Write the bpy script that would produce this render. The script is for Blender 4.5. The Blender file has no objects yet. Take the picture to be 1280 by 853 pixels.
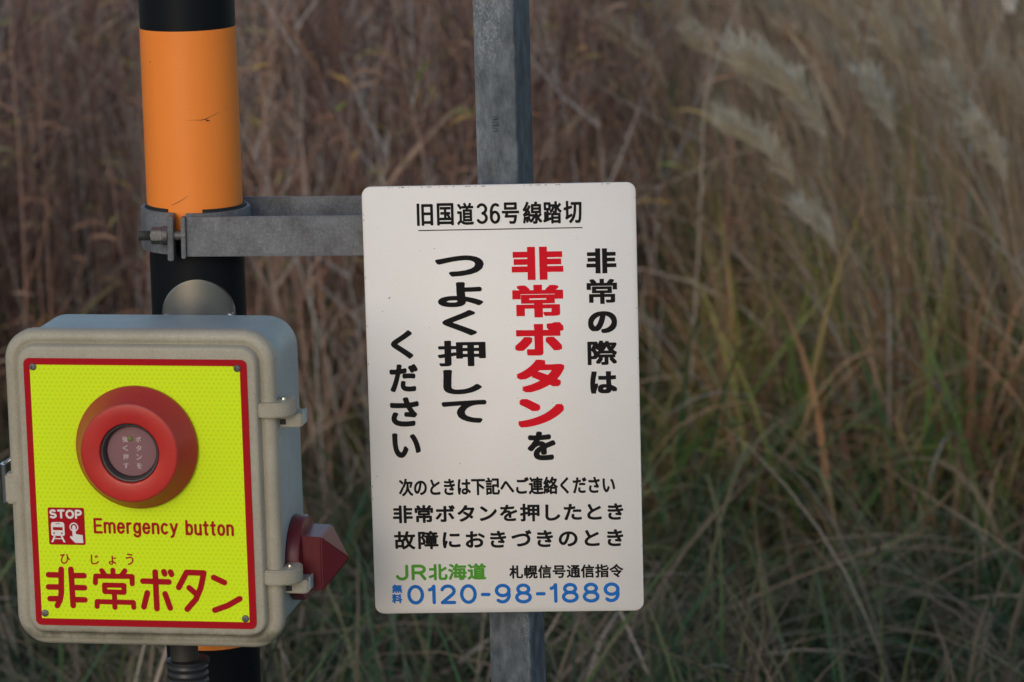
import bpy, bmesh, math, random
import numpy as np
from mathutils import Vector, Matrix

random.seed(7)
rng = np.random.default_rng(11)
SC = bpy.context.scene
COL = SC.collection
PI = math.pi
rad = math.radians

# ------------------------------------------------------------------ camera
CAM_Z = 2.15
pitch, roll = rad(10.9148), rad(1.4791)
fwd = Vector((0, math.cos(pitch), -math.sin(pitch)))
up0 = Vector((0, math.sin(pitch), math.cos(pitch)))
rt0 = Vector((1, 0, 0))
rt = rt0 * math.cos(roll) - up0 * math.sin(roll)
up = rt0 * math.sin(roll) + up0 * math.cos(roll)
cd = bpy.data.cameras.new('camera')
cam = bpy.data.objects.new('camera', cd)
COL.objects.link(cam)
M = Matrix((rt, up, -fwd)).transposed().to_4x4()
M.translation = Vector((0, 0, CAM_Z))
cam.matrix_world = M
cd.sensor_width = 36.0
cd.lens = 137.81
cd.clip_start = 0.1
cd.clip_end = 3000
cd.dof.use_dof = True
cd.dof.focus_distance = 4.66
cd.dof.aperture_fstop = 7.6
SC.camera = cam

# ------------------------------------------------------------------ world, sun, exposure
SUN_EL, SUN_AZ = rad(24.0), rad(200)      # low sun behind and to the left of the camera
w = bpy.data.worlds.new('World')
SC.world = w
w.use_nodes = True
wn = w.node_tree
bg = wn.nodes['Background']
sky = wn.nodes.new('ShaderNodeTexSky')
sky.sky_type = 'NISHITA'
sky.sun_disc = False
sky.sun_elevation = SUN_EL
sky.sun_rotation = SUN_AZ
sky.air_density = 1.0
sky.dust_density = 1.0
wn.links.new(sky.outputs[0], bg.inputs[0])
bg.inputs[1].default_value = 0.15
sd = bpy.data.lights.new('sun', 'SUN')
sd.energy = 0.5
sd.angle = rad(25)
sd.color = (1.0, 0.87, 0.77)
sun = bpy.data.objects.new('sun', sd)
COL.objects.link(sun)
sdir = Vector((math.sin(SUN_AZ) * math.cos(SUN_EL), math.cos(SUN_AZ) * math.cos(SUN_EL), math.sin(SUN_EL)))
sun.rotation_euler = sdir.to_track_quat('Z', 'Y').to_euler()
SC.cycles.max_bounces = 5
SC.cycles.diffuse_bounces = 2
SC.cycles.transmission_bounces = 4
SC.view_settings.view_transform = 'Standard'
SC.view_settings.look = 'None'
SC.view_settings.gamma = 1.0
SC.view_settings.exposure = -0.08

# ------------------------------------------------------------------ materials
class Mat:
    def __init__(s, name, col=(.5, .5, .5), rough=.6, metal=0., spec=.5):
        s.m = bpy.data.materials.new(name)
        s.m.use_nodes = True
        s.nt = s.m.node_tree
        s.b = s.nt.nodes['Principled BSDF']
        s.b.inputs['Base Color'].default_value = (*col, 1)
        s.b.inputs['Roughness'].default_value = rough
        s.b.inputs['Metallic'].default_value = metal
        s.b.inputs['Specular IOR Level'].default_value = spec
        s.col = col
    def n(s, t, **k):
        x = s.nt.nodes.new(t)
        for a, b in k.items():
            setattr(x, a, b)
        return x
    def l(s, a, b):
        s.nt.links.new(a, b)
    def coord(s, scale=(1, 1, 1)):
        c = s.n('ShaderNodeTexCoord')
        mp = s.n('ShaderNodeMapping')
        mp.inputs['Scale'].default_value = scale
        s.l(c.outputs['Object'], mp.inputs[0])
        return mp.outputs[0]
    def noise(s, scale, detail=4, rough=.6, stretch=(1, 1, 1)):
        t = s.n('ShaderNodeTexNoise')
        t.inputs['Scale'].default_value = scale
        t.inputs['Detail'].default_value = detail
        t.inputs['Roughness'].default_value = rough
        s.l(s.coord(stretch), t.inputs['Vector'])
        return t.outputs['Fac']
    def ramp(s, fac, stops):
        r = s.n('ShaderNodeValToRGB')
        cr = r.color_ramp
        while len(cr.elements) < len(stops):
            cr.elements.new(.5)
        for e, (p, c) in zip(cr.elements, stops):
            e.position = p
            e.color = (*c, 1) if len(c) == 3 else c
        s.l(fac, r.inputs[0])
        return r.outputs[0]
    def mix(s, fac, a, b, mode='MIX'):
        x = s.n('ShaderNodeMix', data_type='RGBA', blend_type=mode)
        for i, v in ((0, fac), (6, a), (7, b)):
            if isinstance(v, (int, float)):
                x.inputs[i].default_value = v
            elif isinstance(v, tuple):
                x.inputs[i].default_value = (*v, 1)
            else:
                s.l(v, x.inputs[i])
        return x.outputs[2]
    def base(s, sock):
        s.l(sock, s.b.inputs['Base Color'])
    def bump(s, sock, strength=.3, dist=.001):
        x = s.n('ShaderNodeBump')
        x.inputs['Strength'].default_value = strength
        x.inputs['Distance'].default_value = dist
        s.l(sock, x.inputs['Height'])
        s.l(x.outputs[0], s.b.inputs['Normal'])
    def rough(s, sock, a, b):
        s.l(s.ramp(sock, [(.3, (a, a, a)), (.7, (b, b, b))]), s.b.inputs['Roughness'])

def G(v): return (v, v, v)

def galv(name, lo, mid, hi, metal=.35):
    g = Mat(name, mid, .55, metal)
    n1 = g.noise(260, 6, .75)
    n2 = g.noise(28, 5, .7, (1, 1, .7))
    c1 = g.ramp(n1, [(.30, lo), (.52, mid), (.72, hi)])
    c2 = g.ramp(n2, [(.35, G(.62)), (.62, G(1.18))])
    g.base(g.mix(1.0, c1, c2, 'MULTIPLY'))
    g.bump(g.noise(420, 4, .7), .35, .0006)
    g.rough(n2, .42, .68)
    return g.m

mGalv = galv('galvanised_steel', (.125, .130, .140), (.170, .175, .188), (.245, .252, .268))
def weathered(name):
    g = Mat(name, (.12, .135, .15), .5, .4)
    big = g.noise(11, 5, .7, (1, 1, .30))
    med = g.noise(75, 5, .7, (1, 1, .45))
    fin_ = g.noise(420, 3, .7, (1, 1, .6))
    c = g.ramp(med, [(.34, (.062, .078, .096)), (.52, (.110, .132, .155)), (.70, (.19, .215, .24))])
    c = g.mix(1.0, c, g.ramp(big, [(.35, G(.72)), (.65, G(1.22))]), 'MULTIPLY')
    bloom = g.n('ShaderNodeMath', operation='MULTIPLY')
    g.l(g.ramp(big, [(.50, G(0)), (.64, G(1))]), bloom.inputs[0]); g.l(g.ramp(fin_, [(.50, G(0)), (.64, G(1))]), bloom.inputs[1])
    c = g.mix(bloom.outputs[0], c, (.25, .275, .30))
    rust = g.n('ShaderNodeMath', operation='MULTIPLY')
    g.l(g.ramp(g.noise(19, 4, .7, (1, 1, .5)), [(.62, G(0)), (.70, G(1))]), rust.inputs[0]); g.l(g.ramp(g.noise(190, 4, .7), [(.50, G(0)), (.62, G(.8))]), rust.inputs[1])
    c = g.mix(rust.outputs[0], c, (.26, .20, .15))
    g.base(c); g.rough(med, .38, .62)
    g.bump(g.noise(300, 4, .7), .3, .0006)
    return g.m
mPost = weathered('weathered_galvanised_post')

a = Mat('black_pole_film', (.007, .0085, .011), .4, 0, .07)
a.bump(a.noise(30, 3), .05, .002)
mBlack = a.m
a = Mat('orange_reflective_film', (.86, .25, .04), .38)
n = a.noise(9, 5, .6, (1, 1, .5))
a.base(a.mix(.5, (.98, .265, .032), a.ramp(n, [(.35, (.92, .240, .026)), (.65, (1.0, .285, .040))])))
a.bump(a.noise(900, 2), .06, .0003)
mOrange = a.m
mScratch = Mat('film_crack', (.10, .03, .02), .8).m

a = Mat('white_enamel', (.76, .74, .72), .42)
n = a.noise(6, 5, .65)
spk = a.noise(95, 3, .5)
c = a.ramp(n, [(.3, (.78, .735, .68)), (.7, (.83, .79, .735))])
c = a.mix(a.ramp(spk, [(.735, G(0)), (.765, G(1))]), c, (.40, .34, .27))
fine = a.noise(700, 2, .5)
c = a.mix(.10, c, a.ramp(fine, [(.3, G(.45)), (.7, G(.95))]))
a.base(c)
a.bump(a.noise(40, 3), .05, .001)
mSign = a.m
mInk = Mat('black_print', (.010, .0095, .0095), .6, 0, .12).m
mInkRed = Mat('red_print', (.72, .006, .018), .6, 0, .15).m
mInkGreen = Mat('green_print', (.085, .32, .028), .6, 0, .15).m
mInkBlue = Mat('blue_print', (.012, .15, .50), .6, 0, .15).m
mSignBack = Mat('sign_back_aluminium', (.3, .3, .31), .5, .6).m

def cast(name, base, dark, light, moss=False):
    a = Mat(name, base, .5)
    f = a.noise(420, 3, .7)
    g2 = a.noise(14, 5, .65)
    c = a.ramp(f, [(.30, dark), (.5, base), (.72, light)])
    c = a.mix(1.0, c, a.ramp(g2, [(.3, G(.86)), (.7, G(1.06))]), 'MULTIPLY')
    streak = a.noise(36, 5, .7, (1, 1, .12))
    c = a.mix(a.ramp(streak, [(.60, G(0)), (.80, G(.13))]), c, (.16, .15, .12))
    if moss:
        c0 = a.n('ShaderNodeTexCoord')
        sx = a.n('ShaderNodeSeparateXYZ')
        a.l(c0.outputs['Object'], sx.inputs[0])
        mr = a.n('ShaderNodeMapRange', interpolation_type='SMOOTHSTEP')
        mr.inputs[1].default_value = -.160
        mr.inputs[2].default_value = -.1685
        a.l(sx.outputs[2], mr.inputs[0])
        mr2 = a.n('ShaderNodeMapRange', interpolation_type='SMOOTHSTEP')
        mr2.inputs[1].default_value = -.180
        mr2.inputs[2].default_value = -.1745
        a.l(sx.outputs[2], mr2.inputs[0])
        mu = a.n('ShaderNodeMath', operation='MULTIPLY')
        a.l(mr.outputs[0], mu.inputs[0]); a.l(mr2.outputs[0], mu.inputs[1])
        nn = a.noise(26, 5, .7, (1, 1, .4))
        mu2 = a.n('ShaderNodeMath', operation='MULTIPLY')
        a.l(mu.outputs[0], mu2.inputs[0]); a.l(a.ramp(nn, [(.36, G(.15)), (.62, G(.85))]), mu2.inputs[1])
        c = a.mix(mu2.outputs[0], c, (.085, .085, .045))
    a.base(c)
    a.bump(a.noise(520, 3, .6), .35, .0005)
    return a.m
mBox = cast('beige_grey_cast_paint', (.39, .355, .272), (.34, .308, .235), (.43, .394, .306), True)
mBody = cast('box_paint_sky_tint', (.32, .395, .39), (.28, .345, .34), (.36, .435, .43))  # box paint tinted teal: blue skylight on side and top put into the colour
mChrome = Mat('stainless_steel', (.62, .61, .59), .22, 1.0).m
a = Mat('brushed_bracket_plate', (.34, .32, .29), .36, .95)
a.bump(a.noise(500, 2, .5, (.05, .05, 1)), .15, .0004)
mPlate = a.m
mBolt = galv('dull_bolt_steel', (.10, .10, .10), (.17, .165, .16), (.27, .26, .25), .6)

# fluorescent sheeting: a fine hexagonal cell print under a clear film
a = Mat('yellow_green_prismatic_sheet', (.60, .83, .012), .42)
co = a.coord((1, 1, 1))
vo = a.n('ShaderNodeTexVoronoi', feature='DISTANCE_TO_EDGE')
sc_ = a.n('ShaderNodeSeparateXYZ'); a.l(co, sc_.inputs[0])
def hexdist(m, xs, zs, pitchx):
    # smallest distance to the points of a triangular lattice (two interleaved rectangular ones)
    outs = []
    for ox, oz in ((0, 0), (.5, .5)):
        acc = None
        for sock, p, o in ((xs, pitchx, ox), (zs, pitchx * 1.732, oz)):
            d = m.n('ShaderNodeMath', operation='DIVIDE'); m.l(sock, d.inputs[0]); d.inputs[1].default_value = p
            ad = m.n('ShaderNodeMath', operation='ADD'); m.l(d.outputs[0], ad.inputs[0]); ad.inputs[1].default_value = o
            fr = m.n('ShaderNodeMath', operation='FRACT'); m.l(ad.outputs[0], fr.inputs[0])
            sb = m.n('ShaderNodeMath', operation='SUBTRACT'); m.l(fr.outputs[0], sb.inputs[0]); sb.inputs[1].default_value = .5
            ml = m.n('ShaderNodeMath', operation='MULTIPLY'); m.l(sb.outputs[0], ml.inputs[0]); ml.inputs[1].default_value = p / pitchx
            sq = m.n('ShaderNodeMath', operation='MULTIPLY'); m.l(ml.outputs[0], sq.inputs[0]); m.l(ml.outputs[0], sq.inputs[1])
            if acc is None: acc = sq.outputs[0]
            else:
                s2 = m.n('ShaderNodeMath', operation='ADD'); m.l(acc, s2.inputs[0]); m.l(sq.outputs[0], s2.inputs[1]); acc = s2.outputs[0]
        outs.append(acc)
    mn = m.n('ShaderNodeMath', operation='MINIMUM'); m.l(outs[0], mn.inputs[0]); m.l(outs[1], mn.inputs[1])
    return mn.outputs[0]
hd = hexdist(a, sc_.outputs[0], sc_.outputs[2], .0058)
a.base(a.ramp(hd, [(.02, (.62, .84, .006)), (.10, (.72, .94, .009))]))
a.b.inputs['Specular IOR Level'].default_value = .25
a.b.inputs['Coat Weight'].default_value = .0
a.b.inputs['Coat Roughness'].default_value = .25
mYellow = a.m
mRedSheet = Mat('red_transparent_ink', (.40, .003, .010), .55, 0, .15).m
mWhitePrint = Mat('white_icon_print', (.78, .76, .72), .5).m

a = Mat('red_button_plastic', (.52, .022, .020), .33)
a.base(a.ramp(a.noise(12, 4), [(.3, (.47, .020, .018)), (.7, (.57, .032, .023))]))
a.b.inputs['Subsurface Weight'].default_value = .0
mBtn = a.m
mBtnHood = Mat('dark_red_button_hood', (.38, .028, .024), .36).m
a = Mat('red_lamp_lens', (.15, .014, .020), .36, 0, .4)
a.b.inputs['Transmission Weight'].default_value = .25
a.b.inputs['IOR'].default_value = 1.49
mLamp = a.m
mRingG = Mat('grey_rubber_ring', (.045, .042, .043), .45).m
mPink = Mat('frosted_push_disc', (.25, .125, .135), .25).m
mPrintPale = Mat('pale_disc_print', (.50, .38, .37), .5).m
mLed = Mat('green_indicator', (.16, .20, .05), .3).m
a = Mat('black_corrugated_plastic', (.016, .016, .018), .42)
mDuct = a.m
mConn = Mat('dark_brown_connector', (.035, .030, .026), .5).m
mRubber = Mat('black_rubber_liner', (.012, .012, .014), .6).m

# ------------------------------------------------------------------ helpers
def link_mesh(name, verts, faces, mat, parent=None, smooth=False, loc=None):
    me = bpy.data.meshes.new(name)
    me.from_pydata([tuple(v) for v in verts], [], faces)
    me.update()
    if smooth:
        me.polygons.foreach_set('use_smooth', [True] * len(me.polygons))
    me.materials.append(mat)
    o = bpy.data.objects.new(name, me)
    COL.objects.link(o)
    if parent: o.parent = parent
    if loc: o.location = loc
    return o

def fin(bm, name, mat, parent=None, smooth=None):
    bmesh.ops.recalc_face_normals(bm, faces=bm.faces[:])
    me = bpy.data.meshes.new(name)
    bm.to_mesh(me); bm.free()
    if smooth is not None:
        me.polygons.foreach_set('use_smooth', [True] * len(me.polygons))
        me.set_sharp_from_angle(angle=rad(smooth))
    me.materials.append(mat)
    o = bpy.data.objects.new(name, me)
    COL.objects.link(o)
    if parent: o.parent = parent
    return o

def thing(name, label, cat, loc=(0, 0, 0), rotz=0, group=None):
    o = bpy.data.objects.new(name, None)
    COL.objects.link(o)
    o.empty_display_size = .1
    o.location = loc
    o.rotation_euler = (0, 0, rotz)
    o['label'] = label; o['category'] = cat
    if group: o['group'] = group
    return o

def rrect(wd, ht, r, seg=8, cx=0, cz=0):
    r = min(r, wd / 2 - 1e-5, ht / 2 - 1e-5)
    pts = []
    for sx, sz, a0 in ((1, 1, 0), (-1, 1, 90), (-1, -1, 180), (1, -1, 270)):
        for i in range(seg + 1):
            t = rad(a0 + 90 * i / seg)
            pts.append((cx + sx * (wd / 2 - r) + r * math.cos(t), cz + sz * (ht / 2 - r) + r * math.sin(t)))
    return pts

def loft(levels, cap0=True, cap1=True, closed=True):
    """levels: list of loops of 3D points"""
    bm = bmesh.new()
    L = [[bm.verts.new(p) for p in lv] for lv in levels]
    n = len(L[0])
    for a, b in zip(L, L[1:]):
        for i in range(n if closed else n - 1):
            j = (i + 1) % n
            bm.faces.new((a[i], a[j], b[j], b[i]))
    if cap0: bm.faces.new(L[0])
    if cap1: bm.faces.new(L[-1][::-1])
    return bm

def rr_levels(levels, seg=8):
    return [[(x, y, z) for x, z in rrect(w_, h_, r_, seg, cx, cz)] for (w_, h_, r_, y, cx, cz) in levels]

def extrude_outline(pts, axis, a0, a1, bev=0.):
    """pts 2D; axis 'z': pts are (x,y); 'y': pts are (x,z); 'x': pts are (y,z)"""
    def mk(p, t):
        return {'z': (p[0], p[1], t), 'y': (p[0], t, p[1]), 'x': (t, p[0], p[1])}[axis]
    bm = loft([[mk(p, a0) for p in pts], [mk(p, a1) for p in pts]])
    if bev > 0:
        bmesh.ops.recalc_face_normals(bm, faces=bm.faces[:])
        ed = [e for e in bm.edges if len(e.link_faces) == 2 and e.calc_face_angle(0) > .9]
        bmesh.ops.bevel(bm, geom=ed, offset=bev, segments=2, affect='EDGES', clamp_overlap=True)
    return bm

def cyl(p0, p1, r0, r1=None, seg=24, caps=True):
    if r1 is None: r1 = r0
    p0, p1 = Vector(p0), Vector(p1)
    q = (p1 - p0).to_track_quat('Z', 'Y')
    ring = lambda c, r: [c + q @ Vector((r * math.cos(2 * PI * i / seg), r * math.sin(2 * PI * i / seg), 0)) for i in range(seg)]
    return loft([ring(p0, r0), ring(p1, r1)], caps, caps)

def lathe(profile, origin, axis, seg=48, caps=True):
    """profile: (radius, distance along axis)"""
    o = Vector(origin); q = Vector(axis).to_track_quat('Z', 'Y')
    lv = [[o + q @ Vector((max(r, 1e-5) * math.cos(2 * PI * i / seg), max(r, 1e-5) * math.sin(2 * PI * i / seg), h)) for i in range(seg)] for r, h in profile]
    return loft(lv, caps, caps)

def merge(*bms):
    out = bms[0]
    for b in bms[1:]:
        me = bpy.data.meshes.new('tmp'); b.to_mesh(me); b.free()
        out.from_mesh(me); bpy.data.meshes.remove(me)
    return out

# ---- lettering -------------------------------------------------------------
_gl = {}
def glyphs(s, spacing=1.0):
    k = (s, spacing)
    if k not in _gl:
        c = bpy.data.curves.new('t', 'FONT'); c.body = s; c.resolution_u = 5; c.space_character = spacing
        o = bpy.data.objects.new('t', c); COL.objects.link(o)
        bpy.context.view_layer.update()
        ev = o.evaluated_get(bpy.context.evaluated_depsgraph_get())
        me = ev.to_mesh()
        v = np.array([p.co[:2] for p in me.vertices]); f = [tuple(p.vertices) for p in me.polygons]
        ev.to_mesh_clear()
        bpy.data.objects.remove(o); bpy.data.curves.remove(c)
        v = v - v.min(0); v = v / np.maximum(v.max(0), 1e-6)
        _gl[k] = (v, f)
    return _gl[k]

def A_(cx, cz, rx, rz, a0, a1, n=14):
    return [(cx + rx * math.cos(rad(a0 + (a1 - a0) * i / n)), cz + rz * math.sin(rad(a0 + (a1 - a0) * i / n))) for i in range(n + 1)]
STROKES = {
 '0': (.62, [A_(.31, .5, .31, .5, 0, 360, 30)]),
 '1': (.22, [[(0, .78), (.12, .84), (.20, 1), (.20, 0)]]),
 '2': (.58, [A_(.29, .70, .28, .30, 165, -40, 14) + [(.02, .0), (.58, 0)]]),
 '-': (.30, [[(0, .46), (.30, .46)]]),
 '9': (.60, [A_(.30, .69, .29, .31, 0, 360, 24), [(.59, .69)] + A_(.28, .42, .31, .42, 20, -130, 14)]),
 '8': (.62, [A_(.31, .76, .25, .24, 0, 360, 24), A_(.31, .26, .31, .27, 0, 360, 24)]),
 '3': (.52, [A_(.24, .76, .25, .24, 150, -75, 12) + A_(.24, .26, .27, .26, 80, -150, 14)]),
 '6': (.54, [A_(.27, .29, .27, .29, 0, 360, 24), [(0, .29)] + A_(.32, .58, .32, .42, 190, 60, 12)]),
 'J': (.46, [[(.46, 1), (.46, .30)] + A_(.23, .28, .23, .28, 0, -165, 12)]),
 'R': (.56, [[(0, 0), (0, 1), (.30, 1)] + A_(.32, .74, .23, .26, 90, -90, 12) + [(0, .48)], [(.32, .48), (.56, 0)]]),
 'E': (.44, [[(.44, 1), (0, 1), (0, 0), (.46, 0)], [(0, .52), (.40, .52)]]),
 'm': (.66, [[(0, 0), (0, .72)], [(0, .5)] + A_(.165, .52, .165, .2, 170, 0, 8) + [(.33, 0)], [(.33, .5)] + A_(.495, .52, .165, .2, 170, 0, 8) + [(.66, 0)]]),
 'e': (.40, [[(.0, .38), (.40, .38)] + A_(.20, .36, .20, .36, 5, 325, 20)]),
 'r': (.22, [[(0, 0), (0, .72)], [(0, .46)] + A_(.20, .46, .20, .26, 170, 85, 6)]),
 'g': (.38, [A_(.19, .38, .19, .34, 0, 360, 20), [(.38, .72), (.38, -.08)] + A_(.19, -.06, .19, .2, 0, -160, 10)]),
 'n': (.36, [[(0, 0), (0, .72)], [(0, .46)] + A_(.18, .50, .18, .22, 175, 0, 8) + [(.36, 0)]]),
 'c': (.38, [A_(.20, .36, .20, .36, 48, 312, 18)]),
 'y': (.40, [[(0, .72), (.20, .04)], [(.40, .72), (.20, .04), (.13, -.18), (.02, -.26)]]),
 'b': (.38, [[(0, 0), (0, 1)], A_(.19, .36, .19, .36, 0, 360, 20)]),
 'u': (.36, [[(0, .72), (0, .24)] + A_(.18, .22, .18, .22, 180, 360, 8), [(.36, .72), (.36, 0)]]),
 't': (.26, [[(.12, .94), (.12, .14)] + A_(.21, .12, .09, .12, 180, 280, 5), [(0, .70), (.26, .70)]]),
 'o': (.40, [A_(.20, .36, .20, .36, 0, 360, 22)]),
 'S': (.50, [A_(.25, .75, .23, .25, 40, 250, 12) + A_(.25, .25, .25, .25, 70, -140, 12)]),
 'T': (.52, [[(0, 1), (.52, 1)], [(.26, 1), (.26, 0)]]),
 'O': (.62, [A_(.31, .5, .31, .5, 0, 360, 28)]),
 'P': (.48, [[(0, 0), (0, 1), (.24, 1)] + A_(.24, .73, .24, .27, 90, -90, 12) + [(0, .46)]]),
}
class Print:
    """flat print on a plate: collects polygons facing -Y a hair in front of the plate"""
    def __init__(s, y): s.v = []; s.f = []; s.y = y
    def add(s, pts, faces, dy=0):
        b = len(s.v)
        s.v += [(float(p[0]), s.y - dy, float(p[1])) for p in pts]
        s.f += [tuple(i + b for i in f) for f in faces]
    def text(s, t, cx, cz, wd, ht, bold=0., boldz=None, spacing=1.0, slope=0., copies=10, sq=False):
        v, f = glyphs(t, spacing)
        bz = bold if boldz is None else boldz
        v = np.c_[(v[:, 0] - .5) * (wd - 2 * bold), (v[:, 1] - .5) * (ht - 2 * bz)] + [cx, cz]
        v[:, 1] += (v[:, 0] - cx) * slope
        s.add(v, f)
        if bold > 0:
            for i in range(copies):
                t_ = 2 * PI * i / copies
                kx, kz = math.cos(t_), math.sin(t_)
                if sq:
                    m_ = max(abs(kx), abs(kz)); kx /= m_; kz /= m_
                s.add(v + [bold * kx, bz * kz], f, 4e-6 * (i + 1))
    def stroke(s, pts, r):
        k = len(s.f)
        for i, (p, q) in enumerate(zip(pts, pts[1:])):
            d = Vector((q[0] - p[0], q[1] - p[1])).normalized(); nx, nz = -d.y * r, d.x * r
            s.add([(p[0] + nx, p[1] + nz), (q[0] + nx, q[1] + nz), (q[0] - nx, q[1] - nz), (p[0] - nx, p[1] - nz)], [(0, 1, 2, 3)], 5e-6 * (2 * i + 1))
        for i, p in enumerate(pts):
            s.add([(p[0] + r * math.cos(2 * PI * j / 16), p[1] + r * math.sin(2 * PI * j / 16)) for j in range(16)], [tuple(range(16))], 5e-6 * (2 * i + 2))
        s.y -= 1e-5
    def vec(s, t, cx, cz, wd, ht, r, adv=None, base=0.):
        """stroke lettering: t drawn inside a box wd x ht; adv = gap between letters in cap heights"""
        x = 0; run = []
        for ch in t:
            if ch == ' ': x += .45; continue
            w_, sts = STROKES[ch]
            run.append((x, sts)); x += w_ + (adv if adv is not None else .28)
        tot = x - (adv if adv is not None else .28)
        sx = (wd - 2 * r) / tot; sz = ht - 2 * r
        for x0, sts in run:
            for st in sts:
                s.stroke([(cx - wd / 2 + r + (x0 + a_) * sx, cz - ht / 2 + r + b_ * sz) for a_, b_ in st], r)
    def poly(s, pts, dy=0): s.add(pts, [tuple(range(len(pts)))], dy)
    def build(s, name, mat, parent, label=None):
        o = link_mesh(name, s.v, s.f, mat, parent)
        if label: o['label'] = label
        return o

# ================================================================== SETTING
a = Mat('soil_and_litter', (.04, .032, .024), .95)
c = a.ramp(a.noise(3.0, 6, .7), [(.3, (.018, .015, .011)), (.55, (.040, .032, .022)), (.75, (.065, .055, .035))])
gc = a.n('ShaderNodeTexCoord'); gs = a.n('ShaderNodeSeparateXYZ'); a.l(gc.outputs['Object'], gs.inputs[0])
gm = a.n('ShaderNodeMapRange'); gm.inputs[1].default_value = 5.6; gm.inputs[2].default_value = 5.2; a.l(gs.outputs[1], gm.inputs[0])
grav_bounce = a.ramp(a.noise(55, 5, .8), [(.3, (.14, .125, .11)), (.5, (.25, .23, .21)), (.7, (.36, .34, .31))])   # unseen pale gravel, added to bounce light up onto the sign
c = a.mix(gm.outputs[0], c, grav_bounce)
a.base(c); a.bump(a.noise(30, 6, .7), .8, .03)
mSoil = a.m
NX = 60
vs = []; fs = []
xs = np.concatenate([-np.geomspace(600, 6, 14), np.linspace(-5, 5, 31), np.geomspace(6, 600, 14)])
ys = np.concatenate([-np.geomspace(600, 4, 12), np.linspace(-3, 26, 59), np.geomspace(28, 900, 14)])
def ground_z(x, y):
    return .03 * math.sin(x * 1.9 + 1) * math.cos(y * 1.3) + .015 * math.sin(x * 5.1) * math.sin(y * 4.3) - .03
for y in ys:
    for x in xs: vs.append((x, y, ground_z(x, y) if abs(x) < 6 and -4 < y < 27 else -.03))
nx = len(xs)
for j in range(len(ys) - 1):
    for i in range(nx - 1): fs.append((j * nx + i, j * nx + i + 1, (j + 1) * nx + i + 1, (j + 1) * nx + i))
g = link_mesh('ground', vs, fs, mSoil, smooth=True)
g['kind'] = 'structure'

# ================================================================== STRIPED POLE
PX, PY, PR = -.380, 4.70, .0575
pole = thing('striped_pole', 'round black crossing pole with glossy orange bands behind the emergency button box', 'pole', (PX, PY, 0))
fin(lathe([(PR, -.3), (PR, 2.86), (PR - .004, 2.872), (0, 2.876)], (0, 0, 0), (0, 0, 1), 64), 'tube', mBlack, pole, 40)
for z0, z1 in ((.6436 - .235 * 1, .6436 - .0001), (.8786, 1.114), (1.392, 1.6391), (1.874, 2.109), (2.344, 2.579)):
    if z0 < .5: continue
    o = fin(lathe([(PR - .001, z0), (PR + .0005, z0), (PR + .0005, z1), (PR - .001, z1)], (0, 0, 0), (0, 0, 1), 96), 'orange_band', mOrange, pole, 40)
fin(lathe([(.095, -.04), (.095, .012), (.085, .016), (PR - .001, .016)], (0, 0, 0), (0, 0, 1), 40), 'base_collar', mGalv, pole, 40)
def on_pole(x, z, r):   # local coordinates on the camera side of the tube
    t = math.asin(max(-1, min(1, x / r)))
    return Vector((r * math.sin(t), -r * math.cos(t), z))
def pole_line(name, pts, wd, mat):
    bm = None
    vv = []; ff = []
    for i, (x, z, k) in enumerate(pts):
        for s_ in (-1, 1):
            vv.append(on_pole(x, z + s_ * wd * k, PR + .0009))
        if i: ff.append((2 * i - 2, 2 * i, 2 * i + 1, 2 * i - 1))
    return link_mesh(name, vv, ff, mat, pole)
pole_line('scratch', [(-.001, 1.5330, .3), (.008, 1.5330, .5), (.016, 1.5325, 1), (.022, 1.5335, 1.8), (.025, 1.535, .9), (.034, 1.5385, .6), (.046, 1.5435, .3)], .00032, mScratch)
pole_line('scratch', [(.021, 1.5335, .2), (.0225, 1.5315, 1.5), (.0265, 1.5312, .3)], .0007, mScratch)
pole_line('scratch', [(-.024, 1.4302, .3), (-.016, 1.434, .8), (-.008, 1.4385, .5), (-.003, 1.4425, .3)], .0005, mScratch)
pole_line('scratch', [(-.044, 1.6020, .9), (-.0428, 1.6020, .9)], .0006, mScratch)

# curved bracket plate with rounded top behind the box
brk = thing('bracket_plate', 'dull metal bracket plate with a half-round top wrapped on the pole above the box', 'bracket', (PX, PY, 1.20))
ROWS = 22; CN = 24
Rp = PR + .0026
vv = []; ff = []
for layer, r in enumerate((Rp, Rp - .0016)):
    for i in range(ROWS + 1):
        z = .093 * i / 6 if i < 6 else .093 + .047 * math.sin(PI / 2 * (i - 6) / (ROWS - 6))
        zz = max(0, z - .093)
        hw = .0443 * math.sqrt(max(.0, 1 - (zz / .047) ** 2)) + .0002
        for j in range(CN + 1):
            x = .0025 + hw * (2 * j / CN - 1)
            t = math.asin(max(-1, min(1, x / r)))
            vv.append((r * math.sin(t), -r * math.cos(t), z))
S1 = (ROWS + 1) * (CN + 1)
for i in range(ROWS):
    for j in range(CN):
        q = i * (CN + 1) + j
        ff.append((q, q + 1, q + CN + 2, q + CN + 1)); ff.append((S1 + q, S1 + q + CN + 1, S1 + q + CN + 2, S1 + q + 1))
for i in range(ROWS):
    for j in (0, CN):
        q = i * (CN + 1) + j; ff.append((q, q + CN + 1, S1 + q + CN + 1, S1 + q))
link_mesh('plate', vv, ff, mPlate, brk, smooth=True)
for sx in (-.0395, .0415):
    p = on_pole(sx, .0925, Rp); d = Vector((p.x, p.y, 0)).normalized()
    fin(lathe([(.0045, 0), (.0045, .002), (.0035, .0038), (.0015, .0040), (.0012, .0025), (0, .0025)], p, d, 16), 'screw', mChrome, brk, 30)
fin(extrude_outline([(-.03, -.085), (.03, -.085), (.03, -.0605), (-.03, -.0605)], 'z', -.02, .07, .003), 'spacer', mGalv, brk)

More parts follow.
